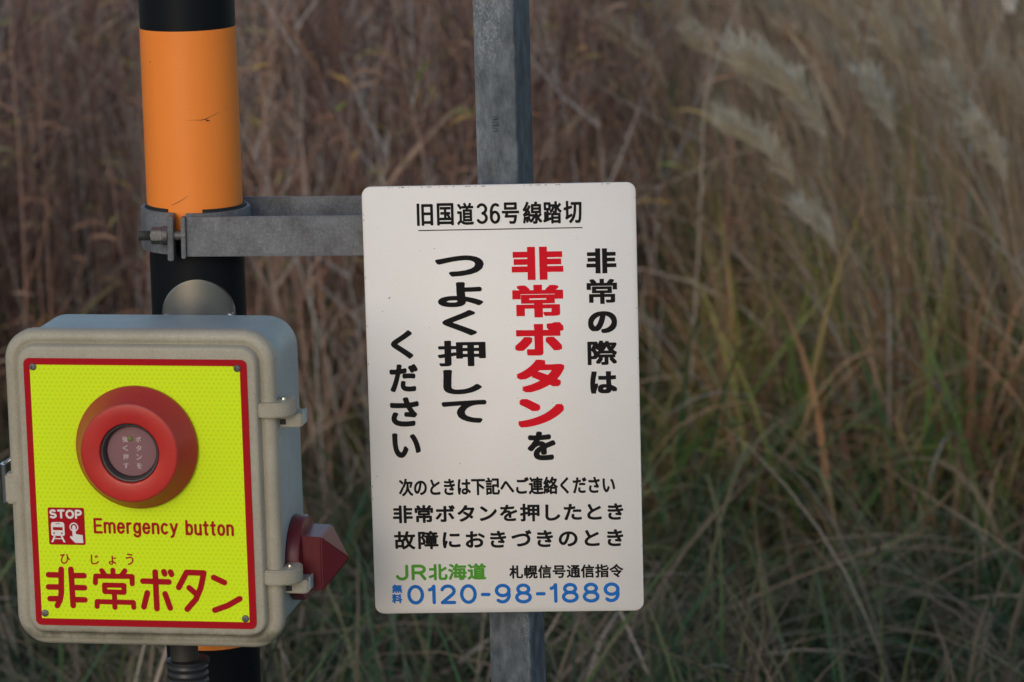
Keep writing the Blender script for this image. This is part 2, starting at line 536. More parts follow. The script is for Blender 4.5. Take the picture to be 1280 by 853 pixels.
# ================================================================== CLAMP BRACKET
CZ0, CZ1 = 1.371, 1.4215
clamp = thing('clamp_bracket', 'galvanised strap clamp round the pole with two flat bars reaching behind the white sign', 'bracket', (PX, PY, CZ0))
clamp.rotation_euler = (0, rad(1.1), 0)
H = CZ1 - CZ0
RO, RI = .0665, .0612
def arc(a0, a1, n_, r): # angle from the front (-Y), positive to the right
    return [(r * math.sin(rad(a0 + (a1 - a0) * i / n_)), -r * math.cos(rad(a0 + (a1 - a0) * i / n_))) for i in range(n_ + 1)]
# left strap: ear, arc round the left and the back, then the rear bar
outer = arc(-19, -180, 30, RO); inner = arc(-180, -19, 30, RI)
EX = 0.375
out_l = outer + [(EX, RO), (EX, RI)] + inner
fin(extrude_outline(out_l, 'z', 0, H, .0009), 'rear_strap', mGalv, clamp, 50)
# right strap: arc from the gap round the right-hand side
out_r = arc(-7, 128, 26, RO - .0005) + arc(128, -7, 26, RI)
fin(extrude_outline(out_r, 'z', 0, H, .0009), 'side_strap', mGalv, clamp, 50)
# front bar, butted against the strap
fin(extrude_outline([(-.0065, -.0735), (EX, -.0735), (EX, -.0675), (-.0065, -.0675)], 'z', -.0005, H - .003, .0009), 'front_bar', mGalv, clamp, 50)
# ears
fin(extrude_outline([(-.0285, -.083), (-.0215, -.083), (-.0195, -.0615), (-.0265, -.0600)], 'z', -.004, H - .001, .001), 'ear', mGalv, clamp, 50)
fin(extrude_outline([(-.0125, -.079), (-.0070, -.079), (-.0070, -.0640), (-.0125, -.0620)], 'z', -.002, H - .003, .001), 'ear', mGalv, clamp, 50)
# bolt
bz, by = .0255, -.0735
prof = [(.0, -.0635), (.0050, -.0633)]
for i in range(14):
    x = -.063 + i * .0010
    prof += [(.0062, x), (.0054, x + .0005)]
prof += [(.0058, -.048), (.0058, -.0075), (0, -.0075)]
fin(lathe(prof, (0, by, bz), (1, 0, 0), 20), 'bolt', mBolt, clamp, 50)
def hexnut(x0, x1, r):
    pts = [(by + r * math.cos(rad(60 * i + 20)), bz + r * math.sin(rad(60 * i + 20))) for i in range(6)]
    return extrude_outline(pts, 'x', x0, x1, .0008)
fin(hexnut(-.048, -.0345, .0108), 'nut', mBolt, clamp, 50)
fin(cyl((-.0345, by, bz), (-.0290, by, bz), .0115, .0115, 24), 'washer', mBolt, clamp, 50)
# rubber liner pieces that show above the strap
for a0, a1 in ((-30, -98), (12, 128)):
    pts = arc(a0, a1, 20, RI - .0003) + arc(a1, a0, 20, PR + .0008)
    fin(extrude_outline(pts, 'z', .004, H + .0035), 'rubber_liner', mRubber, clamp, 50)
# bolts through the bars behind the sign
for yy in (-.079, .0725):
    fin(cyl((.345, yy, .025), (.345, yy - .004 if yy < 0 else yy - .006, .025), .009, .009, 6), 'bar_bolt', mBolt, clamp)

# ================================================================== SIGN POST
post = thing('sign_post', 'weathered galvanised angle-iron post standing behind the white sign', 'post', (0, 0, 0))
L0 = (-.0365, 4.662); L1 = (.0125, 4.645); L2 = (.0312, 4.690)
def offs(p, q, t):
    d = Vector((q[0] - p[0], q[1] - p[1])).normalized(); return (-d.y * t, d.x * t)
o1 = offs(L0, L1, .004); o2 = offs(L1, L2, .004)
d1 = (Vector(L1) - Vector(L0)).normalized(); d2 = (Vector(L2) - Vector(L1)).normalized()
pts = [L0]
P1 = Vector(L1)
rr_ = .004
c0, c3 = P1 - d1 * rr_, P1 + d2 * rr_
for i in range(7):
    t = i / 6
    q = c0 * (1 - t) ** 2 + P1 * 2 * t * (1 - t) + c3 * t ** 2
    pts.append((q.x, q.y))
pts += [L2, (L2[0] + o2[0], L2[1] + o2[1])]
inn = P1 + Vector((o1[0], o1[1])) + Vector((o2[0], o2[1])) * .8
pts += [(inn.x, inn.y), (L0[0] + o1[0], L0[1] + o1[1])]
fin(extrude_outline(pts, 'z', -.3, 2.55, .0007), 'angle_iron', mPost, post, 35)
# raised weld marks and maker's stamp
for zz, w_ in ((1.5245, .0045), (1.5175, .0050), (1.5105, .0045)):
    cx = -.0125
    t = (cx - L0[0]) / (L1[0] - L0[0]); yy = L0[1] + (L1[1] - L0[1]) * t
    bm = loft([[(cx + sx * w_ * k, yy - e, zz + sz * .0022 * k) for sx, sz in ((-1, -1), (1, -1), (1, 1), (-1, 1))] for k, e in ((1, -.001), (1, .0006), (.6, .0014))])
    fin(bm, 'weld_mark', mPost, post)
# ================================================================== WHITE SIGN
K = .9935   # the sign stands a little nearer than the clamp bars
SGN = thing('instruction_sign', 'white enamel sign with black, red, green and blue Japanese lettering fixed to the metal post', 'sign', (-.0117 * K, 4.63 * K, CAM_Z - .9659 * K), rad(-3.0091))
SW, SH = .3277 * K, .527 * K
fin(loft(rr_levels([(SW - .0012, SH - .0012, .0105, 0, 0, 0), (SW, SH, .011, .0007, 0, 0), (SW, SH, .011, .0032, 0, 0)], 10)), 'plate', mSign, SGN, 60)
fin(loft(rr_levels([(SW - .003, SH - .003, .010, .0033, 0, 0), (SW - .003, SH - .003, .010, .0040, 0, 0)], 10)), 'back_sheet', mSignBack, SGN)
Y0 = -.00025
def P_(): return Print(Y0)
def kt(p, t, cx, cz, wd, ht, bold=0, boldz=None, **k):
    p.text(t, cx * K, cz * K, wd * K, ht * K, bold, boldz, **k)
B1 = [('非', 0.1212, 0.1692, 0.0358, 0.0304), ('常', 0.1211, 0.1321, 0.0365, 0.0305), ('の', 0.1211, 0.0945, 0.0349, 0.0269),
      ('際', 0.12, 0.0571, 0.0356, 0.03), ('は', 0.1209, 0.0207, 0.0324, 0.0274)]
B2 = [('非', 0.0446, 0.1675, 0.0619, 0.0403), ('常', 0.044, 0.1215, 0.0611, 0.0398), ('ボ', 0.0447, 0.0753, 0.0595, 0.0406),
      ('タ', 0.0451, 0.0299, 0.058, 0.0401), ('ン', 0.0445, -0.0157, 0.0558, 0.0352)]
B3 = [('つ', -0.0491, 0.1658, 0.0588, 0.0258), ('よ', -0.0488, 0.131, 0.0549, 0.0305), ('く', -0.0507, 0.0965, 0.0419, 0.0313),
      ('押', -0.0493, 0.059, 0.0581, 0.0317), ('し', -0.0493, 0.0239, 0.047, 0.0304), ('て', -0.0483, -0.0126, 0.0543, 0.0285)]
B4 = [('く', -0.121, 0.071, 0.0269, 0.0354), ('だ', -0.1201, 0.0297, 0.0345, 0.0345), ('さ', -0.1204, -0.012, 0.0352, 0.0363), ('い', -0.1194, -0.0536, 0.0346, 0.0307)]
p = P_()
for ch, x0, x1 in (('旧', 238, 298), ('国', 312, 374), ('道', 386, 448), ('号', 551, 615), ('線', 628, 700), ('踏', 703, 772), ('切', 778, 845)):
    kt(p, ch, ((x0 + x1) / 2 - 541.5) * .0003254 + .0003, .2289, (x1 - x0) * .0003254, .0272 if ch not in '号' else .0262, .00075)
for ch, x0, x1 in (('3', 458, 500), ('6', 507, 545)):
    p.vec(ch, (((x0 + x1) / 2 - 541.5) * .0003254 + .0003) * K, .2289 * K, (x1 - x0) * .0003254, .0250, .0017)
p.build('heading_lettering', mInk, SGN)
p = P_(); p.poly([(-.0972 * K, .2091 * K), (.0995 * K, .2093 * K), (.0995 * K, .2105 * K), (-.0972 * K, .2103 * K)])
p.build('underline', mInk, SGN)
p = P_()
for t, x, z, ww, hh in B1: kt(p, t, x, z, ww, hh, {'際': .0011, '常': .0011}.get(t, .0016), {'際': .0009, '常': .0008}.get(t, .0012), copies=8, sq=True)
p.build('lettering', mInk, SGN, 'black vertical lettering at the right edge')
p = P_()
for t, x, z, ww, hh in B2: kt(p, t, x, z, ww, hh, {'常': .0026, '非': .0023}.get(t, .0028), .0021 if t != '常' else .0011, copies=16, sq=True)
p.build('lettering', mInkRed, SGN, 'large red vertical lettering')
p = P_(); kt(p, 'を', .0443, -.0564, .0345, .036, .0021, .0018)
p.build('lettering', mInk, SGN, 'single black character under the red lettering')
p = P_()
for t, x, z, ww, hh in B3: kt(p, t, x, z, ww, hh, .0024 if t != '押' else .0019, .0016 if t != '押' else .0009, copies=12, sq=t == '押')
p.build('lettering', mInk, SGN, 'wide black vertical lettering left of the red')
p = P_()
for t, x, z, ww, hh in B4: kt(p, t, x, z, ww, hh, .0015, .0017, copies=12)
p.build('lettering', mInk, SGN, 'black vertical lettering at the left edge')
for t, x, z, ww, hh in (('次のときは下記へご連絡ください', .0009, -.1056, .2625, .0222), ('非常ボタンを押したとき', .0014, -.139, .2801, .0224), ('故障におきづきのとき', .0014, -.1716, .2788, .0231)):
    p = P_(); kt(p, t, x, z, ww, hh, .0007 if len(t) > 12 else .0008, spacing={15: 1.0, 11: 1.06, 10: 1.18}[len(t)])
    p.build('lettering', mInk, SGN)
p = P_(); p.vec('JR', -.1188 * K, -.2120 * K, .0370, .0196, .00185, .30); kt(p, '北海道', -.0622, -.2118, .0705, .0208, .0008, spacing=1.05)
p.build('lettering', mInkGreen, SGN, 'green operator lettering')
p = P_(); kt(p, '札幌信号通信指令', .0705, -.213, .1389, .017, .00055, spacing=1.05)
p.build('lettering', mInk, SGN, 'small black lettering beside the green')
p = P_(); kt(p, '無', -.1363, -.2321, .0126, .0109, .0006, copies=8); kt(p, '料', -.1367, -.2446, .0126, .012, .0006, copies=8)
p.vec('0120-98-1889', .0055 * K, -.2399 * K, .2593 * K, .0246, .00205, .34)
p.build('lettering', mInkBlue, SGN, 'blue telephone number')

# dirt specks and edge nicks, one flat spot each, joined because they are tiny
p = Print(Y0)
rs = random.Random(5)
def spot(x, z, a_, b_, ang):
    n_ = 9; r_ = [rs.uniform(.6, 1.1) for _ in range(n_)]
    p.poly([(x + a_ * r_[i] * math.cos(2 * PI * i / n_) * math.cos(ang) - b_ * r_[i] * math.sin(2 * PI * i / n_) * math.sin(ang),
             z + a_ * r_[i] * math.cos(2 * PI * i / n_) * math.sin(ang) + b_ * r_[i] * math.sin(2 * PI * i / n_) * math.cos(ang)) for i in range(n_)])
spot(-.1335, .1275, .0016, .0007, .9); spot(-.1425, .1110, .0009, .0005, .5); spot(-.095, .184, .0006, .0005, 0); spot(-.1555, -.0905, .0008, .0006, 0)
spot(-.055, -.0765, .0008, .0006, 0); spot(-.1640, .2225, .0005, .0005, 0); spot(.1340, .1815, .0006, .0004, 0); spot(.0920, .1955, .0005, .0004, 0)
for i in range(34): spot(rs.uniform(-.155, .155), rs.uniform(-.25, .25), rs.uniform(.0002, .0005), rs.uniform(.0002, .0004), 0)
for i in range(30):
    x = rs.uniform(-.145, .150); spot(x, SH / 2 - .0013, rs.uniform(.0006, .0022), rs.uniform(.0003, .0006), 0)
for i in range(14):
    sx = rs.choice((-1, 1)); spot(sx * (SW / 2 - .0013), rs.uniform(-.25, .25), rs.uniform(.0003, .0005), rs.uniform(.0006, .0018), 0)
dk = p.build('dirt_specks', Mat('rust_and_dirt', (.17, .12, .085), .8).m, SGN)
dk['kind'] = 'stuff'

# ================================================================== EMERGENCY BUTTON BOX
BOX = thing('emergency_button_box', 'beige-grey metal box with yellow-green panel and big round red button on the striped pole', 'button box',
            (-.4326, 4.4, CAM_Z - 1.0164), rad(-10.0325))
PW, PH = .2637, .3167
# lid: flange, groove, raised plateau
LX, LZ = .0010, .0022
lid = loft(rr_levels([
    (.3110, .3660, .033, .0300, LX, LZ), (.3185, .3735, .036, .0285, LX, LZ), (.3190, .3740, .036, .0180, LX, LZ),
    (.3165, .3715, .0355, .0140, LX, LZ), (.3100, .3650, .033, .0112, LX, LZ), (.2990, .3540, .028, .0100, LX, LZ),
    (.2920, .3490, .0245, .0112, LX, LZ), (.2880, .3450, .0225, .0126, LX, LZ), (.2862, .3430, .0215, .0126, LX, LZ),
    (.2842, .3415, .0210, .0080, LX, LZ), (.2822, .3395, .0200, .0030, LX, LZ), (.2790, .3362, .0190, .0014, LX, LZ), (.2760, .3332, .018, .0011, LX, LZ)], 12))
fin(lid, 'lid', mBox, BOX, 65)
body = loft(rr_levels([(.3020, .3510, .033, .0300, LX, .002), (.3100, .3590, .036, .0300, LX, .002), (.3120, .3600, .036, .034, LX, .002),
                       (.3120, .3600, .036, .148, LX, .002), (.3080, .3560, .034, .156, LX, .002), (.2960, .3440, .028, .162, LX, .002)], 12))
fin(body, 'body', mBody, BOX, 50)
gk = loft(rr_levels([(.306, .353, .033, .0285, LX, .002), (.306, .353, .033, .0320, LX, .002)], 8))
fin(gk, 'gasket', mRubber, BOX)

# warning panel
pn = fin(loft(rr_levels([(PW, PH, .007, .0000, 0, 0), (PW, PH, .007, .0010, 0, 0)], 6)), 'panel', mRedSheet, BOX)
fin(loft(rr_levels([(.2480, .3010, .0009, -.0002, -.0003, .0003), (.2480, .3010, .0009, .0004, -.0003, .0003)], 3)), 'yellow_field', mYellow, pn)
YP = -.00045
for sx, sz in ((-.1205, .1483), (.1208, .1486), (.1191, -.1458), (-.1202, -.144)):
    fin(lathe([(.0042, 0), (.0042, .0012), (.0034, .0024), (.0018, .0028), (.0014, .0016), (0, .0016)], (sx, 0, sz), (0, -1, 0), 18), 'screw', mBolt, BOX, 30)
K1 = {'非': [[(-0.0983, -0.0911), (-0.0997, -0.1204), (-0.1016, -0.1281), (-0.1052, -0.1347)], [(-0.1139, -0.0979), (-0.099, -0.0981)], [(-0.1146, -0.1125), (-0.0997, -0.1124)], [(-0.1135, -0.1266), (-0.1015, -0.1263)], [(-0.0867, -0.0909), (-0.086, -0.1343)], [(-0.086, -0.0985), (-0.0714, -0.0982)], [(-0.0862, -0.1126), (-0.0715, -0.1127)], [(-0.0863, -0.1271), (-0.0717, -0.1271)]],
 '常': [[(-0.0498, -0.0918), (-0.0468, -0.096)], [(-0.0364, -0.0911), (-0.0364, -0.0976)], [(-0.0221, -0.0915), (-0.0258, -0.0963)], [(-0.0581, -0.1066), (-0.0573, -0.0984), (-0.0137, -0.0982), (-0.0141, -0.1069)], [(-0.0474, -0.109), (-0.024, -0.109), (-0.0243, -0.1173), (-0.0473, -0.1168), (-0.0474, -0.109)], [(-0.0359, -0.1192), (-0.036, -0.1355)], [(-0.0573, -0.1348), (-0.057, -0.1289), (-0.0136, -0.1292), (-0.0134, -0.135)]],
 'ボ': [[(-0.0012, -0.1034), (0.0297, -0.1039)], [(0.014, -0.0923), (0.0142, -0.136)], [(0.0036, -0.1174), (-0.0013, -0.1341)], [(0.0247, -0.1181), (0.0301, -0.1348)], [(0.0244, -0.0917), (0.0253, -0.0943)], [(0.0323, -0.092), (0.0333, -0.0948)]],
 'タ': [[(0.0413, -0.1102), (0.0513, -0.0921), (0.0717, -0.0924), (0.0695, -0.1020), (0.0671, -0.1108), (0.0612, -0.1238), (0.0503, -0.1359)], [(0.0537, -0.1104), (0.0614, -0.1173)]],
 'ン': [[(0.0833, -0.0975), (0.0958, -0.1033)], [(0.0832, -0.1364), (0.0985, -0.1307), (0.1132, -0.1222)]]}
p = Print(YP)
for ch, sts in K1.items():
    for st in sts: p.stroke(st, .0034 if ch != '常' else .0030)
p.build('lettering', mRedSheet, pn, 'thick rounded red characters')
p = Print(YP)
for t, x, z, ww, hh in (('ひ', -.093, -.0786, .0115, .0119), ('じ', -.0574, -.0788, .0098, .0115), ('ょ', -.0365, -.0792, .0091, .0108), ('う', -.0158, -.0778, .0091, .0138)):
    if t in 'ひじ': p = Print(YP)
    p.text(t, x, z, ww, hh, .00028, copies=8)
    if t in 'ひう': p.build('reading_aid', mRedSheet, pn)
p = Print(YP); p.vec('Emergency', -.0068, -.0385, .1005, .0184, .00145, .25); p.vec('button', .0808, -.0390, .0572, .0184, .00145, .25)
p.build('lettering', mRedSheet, pn, 'narrow red English words')
# STOP icon
p = Print(YP); p.poly(rrect(.0437, .0442, .0022, 5, -.0894, -.0396)); ic = p.build('stop_icon', mRedSheet, pn)
p = Print(YP - .0002)
p.vec('STOP', -.0898, -.0252, .0392, .0108, .00125, .26)
ix, iz = -.1000, -.0442
p.poly(rrect(.0160, .0060, .0030, 5, ix, -.0383 + .0005))                  # roof of the train front
for sx in (-1, 1): p.poly(rrect(.0022, .0100, .0008, 3, ix + sx * .0069, -.0425), 2e-5)
p.poly(rrect(.0160, .0066, .0018, 4, ix, -.0478), 4e-5)
for sx in (-1, 1):
    p.poly([(ix + sx * .0052, -.0515), (ix + sx * .0030, -.0515), (ix + sx * .0062, -.0588), (ix + sx * .0086, -.0588)][::sx], 6e-5)
p.poly([(ix - .006, -.0540), (ix + .006, -.0540), (ix + .006, -.0551), (ix - .006, -.0551)], 8e-5)
hx = -.0806
ring_o = [(hx + .0053 * math.cos(2 * PI * i / 24), -.0405 + .0053 * math.sin(2 * PI * i / 24)) for i in range(24)]
ring_i = [(hx + .0039 * math.cos(2 * PI * i / 24), -.0405 + .0039 * math.sin(2 * PI * i / 24)) for i in range(24)]
p.add(ring_o + ring_i, [(i, (i + 1) % 24, 24 + (i + 1) % 24, 24 + i) for i in range(24)])
p.poly([(hx - .0021, -.0405), (hx - .0015, -.0388), (hx, -.0382), (hx + .0015, -.0388), (hx + .0021, -.0405), (hx + .0021, -.0485), (hx + .0100, -.0500),
        (hx + .0104, -.0592), (hx + .0008, -.0592), (hx - .0052, -.0530), (hx - .0050, -.0512), (hx - .0036, -.0510), (hx - .0021, -.0522)], 1e-4)
p.build('pictogram', mWhitePrint, ic)
p = Print(YP - .0003)
for sx in (-1, 1): p.poly([(ix + sx * .0047 + .0011 * math.cos(2 * PI * i / 12), -.0480 + .0011 * math.sin(2 * PI * i / 12)) for i in range(12)])
p.poly(rrect(.0050, .0009, .0003, 2, ix, -.0368), 1e-5)
p.build('train_lights', mRedSheet, ic)
pole_ = None

# push button
BX, BZ = -.0004, .0558
ax = (0, -1, 0)
fin(lathe([(.0700, .0003), (.0718, .0010), (.0722, .0040), (.0716, .0062), (.0706, .0072), (.0576, .0352), (.0570, .0362), (.0560, .0366), (.0560, .030)],
          (BX, 0, BZ), ax, 96, False), 'button_hood', mBtnHood, BOX, 24)
fin(lathe([(.0559, .0340), (.0559, .0366), (.0555, .0370), (.0540, .0373), (.0375, .0373), (.0356, .0368), (.0346, .0355), (.0342, .020), (.0342, .012), (.04, .012)],
          (BX, 0, BZ), ax, 96, False), 'button_ring', mBtn, BOX, 24)
fin(lathe([(.0341, .012), (.0341, .0335), (.0335, .0345), (.0318, .0342), (.0300, .0275), (.0298, .0180), (.020, .0175)], (BX, 0, BZ), ax, 72, False), 'rubber_ring', mRingG, BOX, 40)
disc = fin(lathe([(.0296, .0150), (.0296, .0238), (.0285, .0250), (.0, .0256)], (BX, 0, BZ), ax, 64), 'push_disc', mPink, BOX, 40)
p = Print(-.0260)
for col, x in (('ボタンを', .0085), ('強く押す', -.0072)):
    for i, ch in enumerate(col):
        p.text(ch, BX + x, BZ + .0142 - i * .0103, .0066, .0068, .00022, copies=6)
p.build('disc_lettering', mPrintPale, disc)
fin(lathe([(.0030, .0250), (.0030, .0262), (.0022, .0270), (0, .0272)], (BX - .0015, 0, BZ + .0150), ax, 16), 'indicator', mLed, disc, 40)

# hinges on the right, lid arm + knuckle + pin
def hinge(z):
    arm = [(.138, .0085), (.142, .0040), (.148, .0022), (.160, .0026), (.1695, .0060), (.1765, .0125), (.1806, .0220), (.1812, .0330), (.1780, .0450), (.1700, .0520), (.1590, .0520), (.1590, .0300), (.138, .0300)]
    bm = extrude_outline(arm, 'z', z - .0085, z + .0085, .0016)
    h = fin(bm, 'hinge', mBox, BOX, 45)
    kn = [(.1570, .0300), (.1820, .0300), (.1868, .0335), (.1872, .0560), (.1820, .0620), (.1570, .0620)]
    fin(extrude_outline(kn, 'z', z - .0245, z - .0090, .0014), 'knuckle', mBox, h, 45)
    fin(extrude_outline([(.1866, .036), (.1882, .037), (.1882, .054), (.1866, .056)], 'z', z - .0215, z - .0060, .0005), 'knuckle_tab', mBody, h, 45)
    fin(merge(cyl((.1670, .0280, z + .0080), (.1670, .0280, z + .0110), .0034, .0030, 14)), 'pin', mChrome, h, 40)
    fin(extrude_outline([(.1612, .0294), (.1682, .0294), (.1682, .0310), (.1612, .0310)], 'z', z - .0215, z - .0150, .0003), 'slot_shade', mRubber, h)  # raised dark block, its colour stands for the shade inside the pin hole
hinge(.0985); hinge(-.0985)
# latch on the left
lt = fin(extrude_outline([(-.1430, .0115), (-.1560, .0080), (-.1625, .0085), (-.1648, .0130), (-.1648, .0290), (-.1430, .0290)], 'z', -.0165, .0190, .0022), 'latch_lug', mBox, BOX, 45)
fin(extrude_outline([(-.1650, .0140), (-.1690, .0150), (-.1722, .0200), (-.1722, .0320), (-.1702, .0320), (-.1700, .0215), (-.1650, .0180)], 'z', -.0165, .0290, .0005), 'latch_lever', mChrome, lt, 45)
fin(merge(cyl((-.1705, .030, .026), (-.1650, .056, .0300), .0022, None, 12), cyl((-.1705, .030, -.010), (-.1650, .056, -.006), .0022, None, 12), cyl((-.1705, .030, -.010), (-.1705, .030, .026), .0022, None, 12)), 'latch_bail', mChrome, lt, 45)
fin(extrude_outline([(-.1555, .045), (-.1660, .050), (-.1660, .066), (-.1555, .070)], 'z', -.012, .034, .001), 'latch_keeper', mChrome, lt, 45)
# red lamp on the right-hand side
lx = .1570
LZc, LYc = -.0960, .096
lampd = fin(lathe([(.0490, .0), (.0503, .0015), (.0503, .0130), (.0488, .0160), (.0420, .0172), (0, .0172)], (lx, LYc, LZc), (1, 0, 0), 64), 'lamp_base', mLamp, BOX, 40)
s_ = .0330
def sq(x, s, c=.0):
    return [(x, LYc + a_ * s, LZc + b_ * s) for a_, b_ in ((-1, -1), (1, -1), (1, 1), (-1, 1))]
bm = loft([sq(.1705, s_), sq(.1965, s_ * .97), sq(.2225, s_ * .02)])
bmesh.ops.recalc_face_normals(bm, faces=bm.faces[:])
bmesh.ops.bevel(bm, geom=[e for e in bm.edges if len(e.link_faces) == 2 and e.calc_face_angle(0) > .3 and e.calc_length() > .01], offset=.0014, segments=2, affect='EDGES')
fin(bm, 'lamp_lens', mLamp, lampd, 25)
# gland under the box
fin(lathe([(.0165, 0), (.0165, .036), (.0190, .038), (.0190, .048), (0, .048)], (-.4010 + .4326 - .010, .085, -.2260), (0, 0, 1), 32), 'cable_gland', mConn, BOX, 40)

# corrugated conduit running down from the box
cnd = thing('corrugated_conduit', 'black corrugated cable conduit running down from the bottom of the button box', 'conduit', (-.3925, 4.48, 0))
lv = []
npt = 400
for i in range(npt):
    z = .915 - i * .0022
    if z < -.02: break
    ph = (i % 4)
    r = .0246 if ph in (0, 1) else .0229
    if i == 0: r = .004
    if i == 1: r = .0195
    cx = -.001 + .006 * math.sin((.915 - z) * 3.0); cy = .10 * min(1, max(0, (.80 - z) / .5)) ** 1.5 * .6
    lv.append([(cx + r * math.cos(2 * PI * k / 28), cy + r * math.sin(2 * PI * k / 28), z) for k in range(28)])
fin(loft(lv), 'corrugated_tube', mDuct, cnd, 40)
fin(merge(*[lathe([(.0222, z), (.0256, z + .001), (.0256, z + .005), (.0222, z + .006)], (0, 0, 0), (0, 0, 1), 28) for z in (.9085,)]), 'collar', mDuct, cnd, 40)

# ================================================================== VEGETATION
def veg_mat(name, stops, tip, tipamt=.6, rough=.75, trans=.25, gain=1.9):
    stops = [(p_, tuple(min(.62, v_ * gain) for v_ in c_)) for p_, c_ in stops]
    tip = tuple(min(.62, v_ * gain) for v_ in tip)
    a = Mat(name, (.1, .1, .1), rough, 0, .25)
    at = a.n('ShaderNodeAttribute'); at.attribute_name = 'tint'
    sp = a.n('ShaderNodeSeparateColor'); a.l(at.outputs['Color'], sp.inputs[0])
    c = a.ramp(sp.outputs[0], stops)
    mr = a.n('ShaderNodeMapRange'); mr.inputs[1].default_value = .45; mr.inputs[2].default_value = 1.0; mr.inputs[4].default_value = tipamt
    a.l(sp.outputs[1], mr.inputs[0])
    ml = a.n('ShaderNodeMath', operation='MULTIPLY'); a.l(mr.outputs[0], ml.inputs[0]); a.l(sp.outputs[2], ml.inputs[1])
    c = a.mix(ml.outputs[0], c, tip)
    a.base(c)
    tr = a.n('ShaderNodeBsdfTranslucent'); a.l(c, tr.inputs[0])
    mx = a.n('ShaderNodeMixShader'); mx.inputs[0].default_value = trans
    out = a.nt.nodes['Material Output']
    a.l(a.b.outputs[0], mx.inputs[1]); a.l(tr.outputs[0], mx.inputs[2]); a.l(mx.outputs[0], out.inputs[0])
    return a.m

def curves(base, az, th0, bend, L, seg, pw=1.5, wob=0.):
    n_ = len(L)
    s = np.linspace(0, 1, seg + 1)
    th = th0[:, None] + bend[:, None] * s[None, :] ** pw
    if wob: th = th + rng.normal(0, wob, th.shape)
    ph = az[:, None] + (rng.normal(0, wob * 1.5, th.shape).cumsum(1) if wob else 0 * th)
    dl = (L / seg)[:, None]
    d = np.stack([np.sin(th) * np.cos(ph), np.sin(th) * np.sin(ph), np.cos(th)], 2)
    P = np.concatenate([np.zeros((n_, 1, 3)), np.cumsum((d[:, :-1] + d[:, 1:]) * .5 * dl[..., None], 1)], 1) + base[:, None, :]
    return P, d, s

def mesh_np(name, V, F, col, mat, parent=None):
    me = bpy.data.meshes.new(name)
    nv, nf, k = len(V), len(F), F.shape[1]
    me.vertices.add(nv); me.vertices.foreach_set('co', V.astype(np.float32).ravel())
    me.loops.add(nf * k); me.loops.foreach_set('vertex_index', F.astype(np.int32).ravel())
    me.polygons.add(nf); me.polygons.foreach_set('loop_start', (np.arange(nf) * k).astype(np.int32))
    me.update(calc_edges=True)
    me.polygons.foreach_set('use_smooth', [True] * nf)
    ca = me.color_attributes.new('tint', 'FLOAT_COLOR', 'POINT')
    ca.data.foreach_set('color', np.c_[col, np.ones(nv)].astype(np.float32).ravel())
    me.materials.append(mat)
    o = bpy.data.objects.new(name, me); COL.objects.link(o)
    if parent: o.parent = parent
    return o

def ribbons(P, d, s, width, tint, rnd, twist=.6, taper=1.0):
    n_, m, _ = P.shape
    up_ = np.array([0, 0, 1.])
    side = np.cross(d, up_) + 1e-6
    side /= np.linalg.norm(side, axis=2, keepdims=True)
    nrm_ = np.cross(side, d)
    tw = rng.uniform(-twist, twist, n_)[:, None] + rng.uniform(-1, 1, n_)[:, None] * s[None] * twist
    sd_ = side * np.cos(tw)[..., None] + nrm_ * np.sin(tw)[..., None]
    prof = np.minimum(1, .55 + 2.5 * s) * (1 - s ** 2.2 * taper) + .03
    wv = width[:, None] * prof[None] * .5
    fold = nrm_ * (wv * .35)[..., None]
    A = P - sd_ * wv[..., None]; C_ = P + sd_ * wv[..., None]
    V = np.stack([A, P - fold * .0 + fold, C_], 2) if False else np.stack([A, C_], 2)
    V = V.reshape(-1, 3)
    base = (np.arange(n_) * m * 2)[:, None] + (np.arange(m - 1) * 2)[None]
    F = np.stack([base, base + 1, base + 3, base + 2], 2).reshape(-1, 4)
    col = np.stack([np.repeat(tint, m * 2), np.tile(np.repeat(s, 2), n_), np.repeat(rnd, m * 2)], 1)
    return V, F, col

def tubes(P, d, s, width, tint, rnd, taper=.7):
    n_, m, _ = P.shape
    ref = np.array([.3, .9, .1])
    a_ = np.cross(d, ref); a_ /= np.linalg.norm(a_, axis=2, keepdims=True)
    b_ = np.cross(d, a_)
    wv = (width[:, None] * (1 - taper * s[None]) * .5)[..., None]
    V = np.stack([P + wv * (a_ * math.cos(t) + b_ * math.sin(t)) for t in (0, 2 * PI / 3, 4 * PI / 3)], 2).reshape(-1, 3)
    base = (np.arange(n_) * m * 3)[:, None] + (np.arange(m - 1) * 3)[None]
    F = np.concatenate([np.stack([base + i, base + (i + 1) % 3, base + 3 + (i + 1) % 3, base + 3 + i], 2).reshape(-1, 4) for i in range(3)])
    col = np.stack([np.repeat(tint, m * 3), np.tile(np.repeat(s, 3), n_), np.repeat(rnd, m * 3)], 1)
    return V, F, col

def cat(parts):
    V = []; F = []; C_ = []; k = 0
    for v, f, c_ in parts:
        V.append(v); F.append(f + k); C_.append(c_); k += len(v)
    return np.concatenate(V), np.concatenate(F), np.concatenate(C_)

def stuff(name, label, parts, mat, category):
    o = mesh_np(name, *cat(parts), mat)
    o['label'] = label; o['kind'] = 'stuff'; o['category'] = category
    return o

def scatter(n_, x0, x1, y0, y1, clump=0, sig=.1):
    if clump:
        cx = rng.uniform(x0, x1, clump); cy = rng.uniform(y0, y1, clump)
        k = rng.integers(0, clump, n_)
        x = cx[k] + rng.normal(0, sig, n_); y = cy[k] + rng.normal(0, sig, n_)
        return np.c_[x, y, np.full(n_, -.03)], k
    return np.c_[rng.uniform(x0, x1, n_), rng.uniform(y0, y1, n_), np.full(n_, -.03)], None

U_ = lambda a, b, n_: rng.uniform(a, b, n_)

